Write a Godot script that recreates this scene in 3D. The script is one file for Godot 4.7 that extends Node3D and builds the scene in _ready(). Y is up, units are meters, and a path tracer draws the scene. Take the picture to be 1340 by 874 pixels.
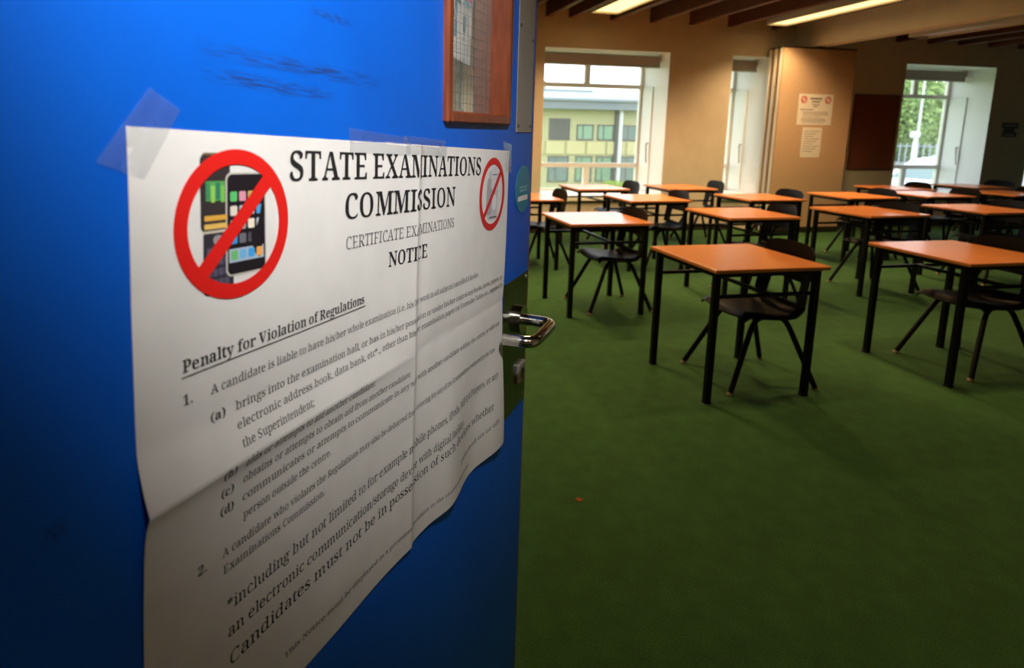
extends Node3D
# A classroom seen past an open blue door with an examination notice on it.
# World: metres, y up, -z runs from the doorway to the window wall, +x along the window wall.

const EYE := 1.42
const WALL_Z := -8.3          # inner face of the window wall
const GLASS_Z := -9.05        # plane of the window frames (deep white bays)
const CEIL := 3.13
const BEAM_Y := 2.94
const LEAF := 0.92            # door leaf width
const PW := 0.6555            # paper width
const PH := 0.4637            # paper height

var M := {}
var rng := RandomNumberGenerator.new()
var door_xf: Transform3D
var taken := {}

# ------------------------------------------------------------------ mesh helpers
func mb() -> SurfaceTool:
	var st := SurfaceTool.new()
	st.begin(Mesh.PRIMITIVE_TRIANGLES)
	return st

func face(st: SurfaceTool, p: Array, out: Vector3) -> void:
	var n: Vector3 = (p[0] - p[2]).cross(p[0] - p[1])
	if n.length() < 1e-12 and p.size() > 3:
		n = (p[0] - p[3]).cross(p[0] - p[2])
	n = n.normalized()
	var flip := n.dot(out) < 0.0
	if flip:
		n = -n
	for i in range(1, p.size() - 1):
		st.set_normal(n); st.add_vertex(p[0])
		st.set_normal(n); st.add_vertex(p[i + 1] if flip else p[i])
		st.set_normal(n); st.add_vertex(p[i] if flip else p[i + 1])

func cbox(st: SurfaceTool, c: Vector3, s: Vector3, bev := 0.0, b := Basis()) -> void:
	var h := s * 0.5
	bev = minf(bev, minf(h.x, minf(h.y, h.z)) * 0.9)
	var f := func(v: Vector3) -> Vector3: return c + b * v
	for a in 3:
		var j := (a + 1) % 3
		var k := (a + 2) % 3
		for sg in [-1.0, 1.0]:
			var pts := []
			for q in [[-1.0, -1.0], [1.0, -1.0], [1.0, 1.0], [-1.0, 1.0]]:
				var v := Vector3()
				v[a] = sg * h[a]
				v[j] = q[0] * (h[j] - bev)
				v[k] = q[1] * (h[k] - bev)
				pts.append(f.call(v))
			var o := Vector3()
			o[a] = sg
			face(st, pts, b * o)
			if bev > 0.0:
				for sj in [-1.0, 1.0]:
					var e := []
					for q in [[0, -1.0], [0, 1.0], [1, 1.0], [1, -1.0]]:
						var v := Vector3()
						v[a] = sg * (h[a] - (bev if q[0] == 1 else 0.0))
						v[j] = sj * (h[j] - (0.0 if q[0] == 1 else bev))
						v[k] = q[1] * (h[k] - bev)
						e.append(f.call(v))
					var o2 := Vector3()
					o2[a] = sg; o2[j] = sj
					face(st, e, b * o2)
	if bev > 0.0:
		for x in [-1.0, 1.0]:
			for y in [-1.0, 1.0]:
				for z in [-1.0, 1.0]:
					var s3 := Vector3(x, y, z)
					var p := []
					for a in 3:
						var v := s3 * (h - Vector3.ONE * bev)
						v[a] = s3[a] * h[a]
						p.append(f.call(v))
					face(st, p, b * s3)

func span(st: SurfaceTool, a: Vector3, b: Vector3, bev := 0.0) -> void:
	cbox(st, (a + b) * 0.5, (b - a).abs(), bev)

func tube(st: SurfaceTool, pts: Array, r: float, sides := 10, r_end := -1.0) -> void:
	var up := Vector3(0.137, 0.981, 0.213).normalized()
	var rings := []
	for i in pts.size():
		var d: Vector3
		if i == 0: d = pts[1] - pts[0]
		elif i == pts.size() - 1: d = pts[i] - pts[i - 1]
		else: d = (pts[i + 1] - pts[i]).normalized() + (pts[i] - pts[i - 1]).normalized()
		d = d.normalized()
		if absf(d.dot(up)) > 0.95: up = Vector3(0.93, 0.1, 0.3).normalized()
		var x := up.cross(d).normalized()
		up = d.cross(x).normalized()
		var rr := r if r_end < 0.0 else lerpf(r, r_end, float(i) / (pts.size() - 1))
		var ring := []
		for k in sides:
			var an := TAU * k / sides
			var n := x * cos(an) + up * sin(an)
			ring.append([pts[i] + n * rr, n])
		rings.append(ring)
	for i in rings.size() - 1:
		for k in sides:
			var q := [rings[i][k], rings[i][(k + 1) % sides], rings[i + 1][(k + 1) % sides], rings[i + 1][k]]
			for o in [0, 2, 1, 0, 3, 2]:
				st.set_normal(q[o][1]); st.add_vertex(q[o][0])
	for e in [0, rings.size() - 1]:
		var c: Vector3 = pts[e]
		var out: Vector3 = (pts[0] - pts[1]) if e == 0 else (pts[e] - pts[e - 1])
		for k in sides:
			face(st, [c, rings[e][k][0], rings[e][(k + 1) % sides][0]], out)

func bend(pts: Array, r: float, steps := 5) -> Array:
	# rounds the inner corners of a path
	var out := [pts[0]]
	for i in range(1, pts.size() - 1):
		var a: Vector3 = (pts[i - 1] - pts[i]).normalized() * minf(r, (pts[i - 1] - pts[i]).length() * 0.48)
		var b: Vector3 = (pts[i + 1] - pts[i]).normalized() * minf(r, (pts[i + 1] - pts[i]).length() * 0.48)
		for k in steps + 1:
			var t := float(k) / steps
			out.append(pts[i] + a * (1 - t) * (1 - t) + b * t * t)
	out.append(pts[-1])
	return out

func disc(st: SurfaceTool, c: Vector3, axis: Vector3, r: float, th: float, sides := 20) -> void:
	tube(st, [c - axis.normalized() * th * 0.5, c + axis.normalized() * th * 0.5], r, sides)

# closed sheet: pos(i,j) on a grid, thickness along normal, mask of cells
func sheet(st: SurfaceTool, nx: int, ny: int, pos: Callable, th: float, keep = null) -> void:
	var P := []
	var N := []
	for i in nx + 1:
		P.append([]); N.append([])
		for j in ny + 1:
			P[i].append(pos.call(float(i) / nx, float(j) / ny))
	for i in nx + 1:
		for j in ny + 1:
			var du: Vector3 = P[mini(i + 1, nx)][j] - P[maxi(i - 1, 0)][j]
			var dv: Vector3 = P[i][mini(j + 1, ny)] - P[i][maxi(j - 1, 0)]
			N[i].append(du.cross(dv).normalized())
	var has := func(i: int, j: int) -> bool:
		if i < 0 or j < 0 or i >= nx or j >= ny: return false
		return true if keep == null else keep.call((i + 0.5) / nx, (j + 0.5) / ny)
	for i in nx:
		for j in ny:
			if not has.call(i, j): continue
			for side in [1.0, -1.0]:
				var o := [[i, j], [i + 1, j], [i + 1, j + 1], [i, j + 1]]
				var idx := [0, 2, 1, 0, 3, 2] if side > 0 else [0, 1, 2, 0, 2, 3]
				for k in idx:
					var a: Array = o[k]
					st.set_normal(N[a[0]][a[1]] * side)
					st.add_vertex(P[a[0]][a[1]] + N[a[0]][a[1]] * th * 0.5 * side)
			for e in [[i - 1, j, i, j, i, j + 1], [i + 1, j, i + 1, j, i + 1, j + 1], [i, j - 1, i, j, i + 1, j], [i, j + 1, i, j + 1, i + 1, j + 1]]:
				if has.call(e[0], e[1]): continue
				var a: Vector3 = P[e[2]][e[3]]
				var b: Vector3 = P[e[4]][e[5]]
				var na: Vector3 = N[e[2]][e[3]] * th * 0.5
				var nb: Vector3 = N[e[4]][e[5]] * th * 0.5
				var mid: Vector3 = (P[i][j] + P[i + 1][j + 1]) * 0.5
				face(st, [a + na, b + nb, b - nb, a - na], (a + b) * 0.5 - mid)

# ------------------------------------------------------------------ node helpers
func obj(called: String, st: SurfaceTool, m: Material, parent: Node = self) -> MeshInstance3D:
	var o := MeshInstance3D.new()
	o.name = called if parent != self else numbered(called)
	o.mesh = st.commit()
	o.material_override = m
	parent.add_child(o, true)
	return o

func numbered(called: String) -> String:
	taken[called] = taken.get(called, -1) + 1
	return called if taken[called] == 0 else "%s_%03d" % [called, taken[called]]

func tag(o: Node, label: String, category: String, group := "", kind := "") -> Node:
	o.set_meta("label", label)
	o.set_meta("category", category)
	if group: o.set_meta("group", group)
	if kind: o.set_meta("kind", kind)
	return o

func thing(called: String, label: String, category: String, at := Vector3.ZERO, turn := 0.0, group := "") -> Node3D:
	var o := Node3D.new()
	o.name = numbered(called)
	add_child(o)
	o.position = at
	o.rotation.y = turn
	tag(o, label, category, group)
	return o

func room(called: String, label := "", category := "") -> Node3D:
	var o := Node3D.new()
	o.name = numbered(called)
	add_child(o)
	o.set_meta("kind", "structure")
	if label: o.set_meta("label", label)
	if category: o.set_meta("category", category)
	return o

func place(src: Node3D, label: String, at: Vector3, turn: float, first: bool) -> Node3D:
	var o := src
	if not first:
		o = src.duplicate()
		o.name = numbered(str(src.name))
		add_child(o)
	o.position = at
	o.rotation.y = turn
	o.set_meta("label", label)
	return o

# ------------------------------------------------------------------ materials
func noise_tex(freq: float, lo: Color, hi: Color, size := 256, kind := FastNoiseLite.TYPE_SIMPLEX_SMOOTH, oct := 3, seed_ := 1, normal := false, strength := 4.0) -> NoiseTexture2D:
	var n := FastNoiseLite.new()
	n.noise_type = kind
	n.frequency = freq
	n.fractal_octaves = oct
	n.seed = seed_
	var t := NoiseTexture2D.new()
	t.width = size; t.height = size
	t.seamless = true
	t.noise = n
	if normal:
		t.as_normal_map = true
		t.bump_strength = strength
	else:
		var g := Gradient.new()
		g.set_color(0, lo); g.set_color(1, hi)
		t.color_ramp = g
	return t

func mat(c: Color, rough := 0.6, metal := 0.0) -> StandardMaterial3D:
	var m := StandardMaterial3D.new()
	m.albedo_color = c
	m.roughness = rough
	m.metallic = metal
	return m

func world_map(m: StandardMaterial3D, tex: Texture2D, scale: Vector3, local := false) -> StandardMaterial3D:
	m.albedo_texture = tex
	m.uv1_triplanar = true
	m.uv1_world_triplanar = not local
	m.uv1_scale = scale
	return m

func c8(r: int, g: int, b: int) -> Color:
	return Color8(r, g, b)

func materials() -> void:
	M.carpet = world_map(mat(Color.WHITE, 1.0), noise_tex(0.09, c8(38, 78, 36), c8(64, 112, 55), 512, FastNoiseLite.TYPE_SIMPLEX, 4, 3), Vector3.ONE * 2.4)
	M.carpet.normal_enabled = true
	M.carpet.normal_texture = noise_tex(0.25, Color.BLACK, Color.WHITE, 256, FastNoiseLite.TYPE_SIMPLEX, 3, 8, true, 6.0)
	M.carpet.normal_scale = 0.25
	M.carpet.detail_enabled = true
	M.carpet.detail_albedo = noise_tex(0.012, Color(0.86, 0.88, 0.84), Color(1, 1, 1), 256, FastNoiseLite.TYPE_SIMPLEX_SMOOTH, 3, 21)
	M.carpet.detail_blend_mode = BaseMaterial3D.BLEND_MODE_MUL
	M.paint = world_map(mat(Color.WHITE, 0.85), noise_tex(0.02, c8(208, 199, 184), c8(216, 207, 192), 256, FastNoiseLite.TYPE_SIMPLEX_SMOOTH, 4, 5), Vector3.ONE * 0.7)
	M.white_paint = mat(c8(240, 240, 236), 0.5)
	M.frame_white = mat(c8(226, 222, 212), 0.4)
	M.beam = world_map(mat(Color.WHITE, 0.6), noise_tex(0.03, c8(84, 46, 30), c8(112, 64, 42), 256, FastNoiseLite.TYPE_SIMPLEX_SMOOTH, 4, 11), Vector3(3.0, 3.0, 0.35))
	M.ceiling = world_map(mat(Color.WHITE, 0.8), noise_tex(0.03, c8(84, 58, 42), c8(104, 74, 54), 256, FastNoiseLite.TYPE_SIMPLEX_SMOOTH, 3, 12), Vector3(2.0, 2.0, 0.3))
	M.desk_top = world_map(mat(Color.WHITE, 0.22), noise_tex(0.04, c8(220, 136, 78), c8(234, 151, 92), 512, FastNoiseLite.TYPE_SIMPLEX_SMOOTH, 4, 31), Vector3(0.5, 6.0, 6.0), true)
	M.desk_top.metallic_specular = 0.24
	M.black_steel = mat(c8(18, 18, 19), 0.42)
	M.black_steel.metallic_specular = 0.28
	M.black_plastic = mat(c8(19, 19, 23), 0.45)
	M.black_plastic.metallic_specular = 0.22
	M.foot = mat(c8(164, 142, 122), 0.6)
	M.chrome = mat(c8(205, 200, 192), 0.12, 1.0)
	M.steel = mat(c8(178, 172, 164), 0.42, 0.55)
	M.steel.roughness_texture = null
	M.plate = mat(c8(150, 152, 140), 0.2, 1.0)
	M.blue = mat(c8(3, 95, 208), 0.42)
	M.blue.albedo_texture = noise_tex(0.01, Color(0.9, 0.92, 0.94), Color(1, 1, 1), 256, FastNoiseLite.TYPE_SIMPLEX_SMOOTH, 4, 41)
	M.blue.uv1_triplanar = true
	M.blue.uv1_scale = Vector3.ONE * 1.5
	M.wood = world_map(mat(Color.WHITE, 0.35), noise_tex(0.03, c8(104, 48, 26), c8(138, 70, 40), 256, FastNoiseLite.TYPE_SIMPLEX_SMOOTH, 4, 51), Vector3(12.0, 1.6, 12.0), true)
	M.paper = mat(c8(228, 226, 222), 0.75)
	M.paper.albedo_texture = noise_tex(0.02, Color(0.965, 0.965, 0.965), Color(1, 1, 1), 256, FastNoiseLite.TYPE_SIMPLEX_SMOOTH, 4, 61)
	M.paper.uv1_triplanar = true
	M.paper.uv1_scale = Vector3.ONE * 4.0
	M.ink = mat(c8(26, 25, 26), 0.7)
	M.grey_ink = mat(c8(92, 90, 90), 0.7)
	M.print = mat(Color.WHITE, 0.65)
	M.print.vertex_color_use_as_albedo = true
	M.glass = mat(Color(0.9, 0.95, 0.93, 0.08), 0.02)
	M.glass.transparency = BaseMaterial3D.TRANSPARENCY_ALPHA
	M.tape = mat(Color(0.7, 0.74, 0.8, 0.045), 0.12)
	M.tape.transparency = BaseMaterial3D.TRANSPARENCY_ALPHA
	M.wire = mat(c8(120, 118, 108), 0.4, 0.8)
	M.tube = mat(c8(255, 236, 190), 0.5)
	M.tube.emission_enabled = true
	M.tube.emission = c8(255, 214, 140)
	M.tube.emission_energy_multiplier = 2.2
	M.housing = mat(c8(196, 192, 184), 0.45)
	M.unlit = mat(c8(170, 168, 160), 0.35)
	M.partition = world_map(mat(Color.WHITE, 0.8), noise_tex(0.05, c8(184, 156, 128), c8(196, 168, 140), 256, FastNoiseLite.TYPE_SIMPLEX_SMOOTH, 4, 71), Vector3.ONE * 2.0)
	M.alu = mat(c8(180, 178, 172), 0.35, 0.7)
	M.cork = world_map(mat(Color.WHITE, 0.95), noise_tex(0.2, c8(112, 62, 44), c8(138, 80, 58), 256, FastNoiseLite.TYPE_SIMPLEX, 3, 81), Vector3.ONE * 3.0)
	M.skirting = mat(c8(34, 28, 24), 0.6)
	M.blind = mat(c8(158, 150, 142), 0.8)
	M.teal = mat(c8(12, 128, 156), 0.35)
	M.sign = mat(c8(70, 74, 84), 0.5)
	M.stone = world_map(mat(Color.WHITE, 0.9), noise_tex(0.05, c8(166, 162, 120), c8(184, 180, 140), 256, FastNoiseLite.TYPE_SIMPLEX_SMOOTH, 4, 91), Vector3.ONE * 0.3)
	M.stone2 = world_map(mat(Color.WHITE, 0.9), noise_tex(0.05, c8(186, 174, 124), c8(200, 190, 144), 256, FastNoiseLite.TYPE_SIMPLEX_SMOOTH, 4, 92), Vector3.ONE * 0.3)
	M.metal_roof = mat(c8(146, 156, 164), 0.5)
	M.fascia = mat(c8(120, 128, 134), 0.5)
	M.dark_frame = mat(c8(74, 76, 76), 0.5)
	M.green_glass = mat(c8(122, 158, 130), 0.15)
	M.grey_glass = mat(c8(104, 126, 124), 0.15)
	M.asphalt = world_map(mat(Color.WHITE, 0.95), noise_tex(0.1, c8(128, 128, 124), c8(150, 150, 146), 256, FastNoiseLite.TYPE_SIMPLEX, 3, 101), Vector3.ONE * 0.5)
	M.grass = world_map(mat(Color.WHITE, 1.0), noise_tex(0.08, c8(104, 140, 60), c8(140, 172, 84), 256, FastNoiseLite.TYPE_SIMPLEX, 3, 102), Vector3.ONE * 0.4)
	M.leaf = mat(Color.WHITE, 0.7)
	M.leaf.vertex_color_use_as_albedo = true
	M.leaf.backlight_enabled = true
	M.leaf.backlight = Color(0.35, 0.4, 0.2)
	M.bark = mat(c8(96, 82, 66), 0.9)
	M.car_white = mat(c8(236, 238, 240), 0.25)
	M.car_silver = mat(c8(168, 172, 178), 0.25, 0.4)
	M.tyre = mat(c8(36, 36, 38), 0.8)
	M.post = mat(c8(210, 214, 214), 0.5)
	M.fence = mat(c8(150, 160, 168), 0.6)
	M.lens = mat(c8(255, 244, 225), 0.5)
	M.lens.emission_enabled = true
	M.lens.emission = c8(255, 246, 232)
	M.lens.emission_energy_multiplier = 3.0
	M.scrap = mat(c8(170, 96, 50), 0.9)

# ------------------------------------------------------------------ main
func _ready() -> void:
	rng.seed = 77
	# camera (the photograph is a crop: the lens axis lies above and beside the frame's centre)
	var cam := Camera3D.new()
	cam.name = "camera"
	add_child(cam)
	cam.current = true
	var f := 813.0
	var pitch := deg_to_rad(9.47)
	var roll := deg_to_rad(0.97)
	var yaw := deg_to_rad(12.03)
	var turn := Basis(Vector3.UP, -yaw)
	var fw := turn * Vector3(0, -sin(pitch), -cos(pitch))
	var up0 := turn * Vector3(0, cos(pitch), -sin(pitch))
	var rt0 := turn * Vector3.RIGHT
	var rt := rt0 * cos(roll) + up0 * sin(roll)
	var up := -rt0 * sin(roll) + up0 * cos(roll)
	cam.transform = Transform3D(Basis(rt, up, -fw), Vector3(0, EYE, 0))
	var near := 0.05
	var att := CameraAttributesPhysical.new()
	att.frustum_near = near
	att.frustum_far = 400.0
	att.frustum_focal_length = 22.3
	att.frustum_focus_distance = 0.85
	att.exposure_aperture = 7.0
	cam.attributes = att
	cam.set_frustum(2.0 * 437.0 / f * near, Vector2((670.0 - 606.0) / f, -(437.0 - 306.0) / f) * near, near, 400.0)
	# sky and exposure: a bright overcast day
	var env := Environment.new()
	var sky := Sky.new()
	var sm := ProceduralSkyMaterial.new()
	sm.sky_top_color = Color(0.86, 0.91, 0.96)
	sm.sky_horizon_color = Color(0.97, 0.98, 1.0)
	sm.ground_bottom_color = Color(0.45, 0.46, 0.43)
	sm.ground_horizon_color = Color(0.7, 0.71, 0.7)
	sm.sky_energy_multiplier = 1.0
	sky.sky_material = sm
	env.background_mode = Environment.BG_SKY
	env.sky = sky
	env.background_energy_multiplier = 4.3
	env.tonemap_mode = Environment.TONE_MAPPER_LINEAR
	env.tonemap_exposure = 1.0
	env.sdfgi_enabled = true
	env.ssao_enabled = true
	env.ssil_enabled = true
	var we := WorldEnvironment.new()
	we.name = "environment"
	we.environment = env
	add_child(we)
	materials()
	var dd := Vector3(0.5736, 0, -0.8192)
	var nn := Vector3(0.8192, 0, 0.5736)
	var edge := Vector3(0.3384, 0, -1.0256)
	door_xf = Transform3D(Basis(dd, Vector3.UP, nn), edge - dd * LEAF)
	shell()
	ceiling_part()
	lamps()
	windows()
	door()
	poster()
	partition_and_boards()
	desks()
	outside()

# ------------------------------------------------------------------ room shell
func shell() -> void:
	var st := mb()
	span(st, Vector3(-2.6, -0.3, -8.7), Vector3(13.0, 0.0, 2.4))
	var o := obj("floor", st, M.carpet)
	o.set_meta("kind", "structure")
	o.set_meta("label", "green carpet tiles covering the whole classroom floor")
	# window wall with bays cut out
	var w := room("wall_back", "cream window wall at the far side of the classroom")
	st = mb()
	var z0 := WALL_Z - 0.35
	var xs := [[-2.6, 2.86], [4.73, 5.72], [6.32, 8.75], [10.49, 11.38], [12.6, 13.2]]
	for x in xs:
		span(st, Vector3(x[0], 0, z0), Vector3(x[1], CEIL, WALL_Z))
	for x in [[2.86, 4.73], [5.72, 6.32], [8.75, 10.49], [11.38, 12.6]]:
		span(st, Vector3(x[0], 2.555, z0), Vector3(x[1], CEIL, WALL_Z))
		span(st, Vector3(x[0], 0, z0), Vector3(x[1], 0.50, WALL_Z))
	obj("plaster", st, M.paint, w)
	for s in [["wall_left", Vector3(-2.75, 0, -8.3), Vector3(-2.6, CEIL, -0.12)], ["wall_right", Vector3(13.0, 0, -8.3), Vector3(13.15, CEIL, -0.12)]]:
		st = mb()
		span(st, s[1], s[2])
		obj(s[0], st, M.paint).set_meta("kind", "structure")
	# wall with the doorway, and the corridor behind the viewer
	st = mb()
	span(st, Vector3(-2.75, 0, -0.272), Vector3(-0.235, CEIL, -0.12))
	span(st, Vector3(0.78, 0, -0.272), Vector3(13.15, CEIL, -0.12))
	span(st, Vector3(-0.235, 2.1, -0.272), Vector3(0.78, CEIL, -0.12))
	obj("wall_front", st, M.paint).set_meta("kind", "structure")
	st = mb()
	span(st, Vector3(-0.235, 0, -0.285), Vector3(-0.205, 2.1, -0.11), 0.003)
	span(st, Vector3(0.75, 0, -0.285), Vector3(0.78, 2.1, -0.11), 0.003)
	span(st, Vector3(-0.235, 2.07, -0.285), Vector3(0.78, 2.1, -0.11), 0.003)
	obj("trim_1", st, M.white_paint).set_meta("kind", "structure")
	st = mb()
	span(st, Vector3(-2.75, 0, 2.2), Vector3(3.2, 2.75, 2.35))
	span(st, Vector3(-2.75, 0, -0.12), Vector3(-2.6, 2.75, 2.2))
	span(st, Vector3(3.05, 0, -0.12), Vector3(3.2, 2.75, 2.2))
	obj("wall_corridor", st, M.paint).set_meta("kind", "structure")
	st = mb()
	span(st, Vector3(-2.75, 2.6, -0.12), Vector3(3.2, 2.75, 2.2))
	obj("ceiling_corridor", st, M.white_paint).set_meta("kind", "structure")
	st = mb()
	for x in [[-2.6, 5.9], [7.5, 13.0]]:
		span(st, Vector3(x[0], 0, WALL_Z), Vector3(x[1], 0.1, WALL_Z + 0.018), 0.004)
	var bb := obj("baseboard_back", st, M.skirting)
	bb.set_meta("kind", "structure")
	# a fleck on the carpet
	st = mb()
	sheet(st, 6, 4, func(a: float, b: float) -> Vector3: return Vector3((a - 0.5) * 0.03, 0.004 + 0.003 * sin(a * 4.0 + b * 3.0), (b - 0.5) * 0.016 * sin(PI * (a * 0.8 + 0.1))), 0.0012)
	var s := tag(obj("paper_scrap", st, M.scrap), "tiny orange-brown scrap lying on the green carpet", "scrap") as Node3D
	s.position = Vector3(0.925, 0.0, -2.08)

func ceiling_part() -> void:
	var c := room("ceiling", "dark timber ceiling with exposed beams")
	var st := mb()
	span(st, Vector3(-2.75, CEIL, -8.65), Vector3(13.15, CEIL + 0.15, -0.12))
	obj("deck", st, M.ceiling, c)
	# beams, one by one
	for x in [-2.2, -1.6, -1.0, -0.4, 0.2, 0.8, 1.4, 2.0, 2.45, 2.85, 3.18, 3.78, 4.375, 4.98, 5.59, 6.31]:
		st = mb()
		span(st, Vector3(x, BEAM_Y, WALL_Z), Vector3(x + 0.075, CEIL, -0.272), 0.004)
		obj("beam", st, M.beam, c)
	for k in 8:
		var x := 7.9 + 0.585 * k
		st = mb()
		span(st, Vector3(x, 2.86, WALL_Z), Vector3(x + 0.075, CEIL, -0.272), 0.004)
		obj("beam", st, M.beam, c)
	# plastered bulkhead that carries the folding partition's track
	st = mb()
	span(st, Vector3(6.72, 2.675, WALL_Z), Vector3(6.93, CEIL, -0.272), 0.003)
	var b := obj("wall_bulkhead", st, M.paint)
	b.set_meta("kind", "structure")
	b.set_meta("label", "plastered bulkhead running across the ceiling above the folding partition")

func lamps() -> void:
	# warm fluorescent runs between the beams
	# x0, x1, z0, z1, power, words
	var runs := [
		[3.265, 3.63, -7.75, -5.35, 4.2, "lit fluorescent ceiling light with warm tubes above the first window"],
		[5.90, 6.22, -7.88, -5.48, 4.3, "lit fluorescent ceiling light with warm tubes beside the bulkhead"],
		[0.92, 1.32, -6.95, -4.55, 4.0, "unseen lit fluorescent ceiling light behind the blue door, placed to light the left of the room"],  # out of view, placed to light the room behind the door
		[3.29, 3.69, -3.2, -2.6, 3.2, "unseen short fluorescent ceiling light, placed to light the front row of desks"],  # out of view, placed to light the front desks and carpet
		[0.92, 1.32, -3.2, -2.6, 2.2, "unseen short fluorescent ceiling light, placed to light the floor inside the doorway"],  # out of view, placed to light the carpet by the doorway
	]
	for r in runs:
		lamp_run(r[0], r[1], r[2], r[3], r[5], r[4])
	lamp_run(7.03, 7.33, -6.7, -4.3, "unlit grey fluorescent ceiling light behind the bulkhead", 0.0, 2.645)
	unseen_corridor_lamp()
	# spotlight out of view, placed to light the upper door and notice
	var at := Vector3(0.15, 2.05, 0.10)
	var aim := door_xf * Vector3(LEAF - 0.615, 1.633, 0)
	var t := thing("unseen_door_spotlight", "unseen spotlight above the doorway, placed to light the upper door and notice", "spotlight", at)
	var d := (aim - at).normalized()
	var st := mb()
	tube(st, bend([Vector3(0, 0.15, -0.222), Vector3(0, 0.15, 0.05), -d * 0.07], 0.05), 0.008, 10)
	obj("bracket_arm", st, M.housing, t)
	st = mb()
	disc(st, Vector3(0, 0.15, -0.215), Vector3.BACK, 0.035, 0.010, 20)
	obj("wall_rose", st, M.housing, t)
	st = mb()
	tube(st, [-d * 0.10, -d * 0.018], 0.034, 20)
	obj("lamp_can", st, M.housing, t)
	st = mb()
	disc(st, -d * 0.012, d, 0.029, 0.008, 20)
	obj("lens", st, M.lens, t)
	var sp := SpotLight3D.new()
	sp.name = "beam"
	t.add_child(sp)
	sp.look_at_from_position(at + d * 0.005, aim)
	sp.light_color = Color(1.0, 0.99, 0.98)
	sp.light_energy = 2.1
	sp.spot_range = 12.0
	sp.spot_attenuation = 2.0
	sp.spot_angle = 29.2
	sp.spot_angle_attenuation = 1.0
	sp.light_size = 0.025
	sp.shadow_enabled = true

func unseen_corridor_lamp() -> void:  # unseen panel, placed for warm light on the notice and handle
	var t := thing("unseen_corridor_light", "unseen warm ceiling panel light behind the viewer, placed to light the door and notice", "ceiling light", Vector3(0.9, 2.56, 1.1))
	var st := mb()
	cbox(st, Vector3(0, 0.02, 0), Vector3(0.6, 0.04, 0.6), 0.004)
	obj("tray", st, M.housing, t)
	st = mb()
	cbox(st, Vector3(0, -0.002, 0), Vector3(0.54, 0.006, 0.54))
	obj("diffuser", st, M.tube, t)
	var a := AreaLight3D.new()
	a.name = "glow"
	t.add_child(a)
	a.position = Vector3(0, -0.012, 0)
	a.rotation.x = -PI / 2
	a.area_size = Vector2(0.54, 0.54)
	a.light_color = Color(1.0, 0.9, 0.8)
	a.light_energy = 0.32
	a.area_range = 20.0
	a.area_attenuation = 2.0
	a.shadow_enabled = true

func lamp_run(x0: float, x1: float, z0: float, z1: float, label: String, power: float, y := BEAM_Y - 0.02) -> void:
	var lit := power > 0.0
	var cx := (x0 + x1) * 0.5
	var t := thing("ceiling_light", label, "ceiling light", Vector3(cx, y, (z0 + z1) * 0.5), 0.0, "fluorescent ceiling lights")
	var hx := (x1 - x0) * 0.5
	var hz := (z1 - z0) * 0.5
	var st := mb()
	# open trough: back, two sides, two ends
	cbox(st, Vector3(0, 0.085, 0), Vector3(hx * 2, 0.01, hz * 2))
	for s in [-1.0, 1.0]:
		cbox(st, Vector3(s * (hx - 0.004), 0.045, 0), Vector3(0.008, 0.09, hz * 2), 0.002)
		cbox(st, Vector3(0, 0.045, s * (hz - 0.004)), Vector3(hx * 2, 0.09, 0.008), 0.002)
	obj("housing", st, M.housing, t)
	st = mb()
	cbox(st, Vector3(0, 0.03, 0), Vector3(hx * 2 - 0.02, 0.008, hz * 2 - 0.02))
	obj("diffuser", st, M.tube if lit else M.unlit, t)
	for s in [-0.6, 0.6]:
		st = mb()
		tube(st, [Vector3(0, 0.09, hz * s), Vector3(0, CEIL - y, hz * s)], 0.01, 8)
		obj("hanger", st, M.housing, t)
	if lit:
		# louvred tubes: the light leaves in a broad downward cone
		var count := maxi(1, roundi(hz * 2.0 / 0.8))
		for k in count:
			var a := SpotLight3D.new()
			a.name = "glow"
			t.add_child(a, true)
			a.position = Vector3(0, 0.012, lerpf(-hz, hz, (k + 0.5) / count))
			a.rotation.x = -PI / 2
			a.light_color = Color(1.0, 0.82, 0.58)
			a.light_energy = power
			a.spot_range = 20.0
			a.spot_attenuation = 2.0
			a.spot_angle = 67.0
			a.spot_angle_attenuation = 0.6
			a.light_size = 0.12
			a.shadow_enabled = true

# ------------------------------------------------------------------ windows
func windows() -> void:
	window_bay(1, 2.86, 4.73, [3.80], [3.85], true)
	window_bay(2, 5.72, 6.32, [], [], true)
	window_bay(3, 8.75, 10.49, [9.76], [9.74], false)
	window_bay(4, 11.38, 12.6, [12.0], [12.0], false)

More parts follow.
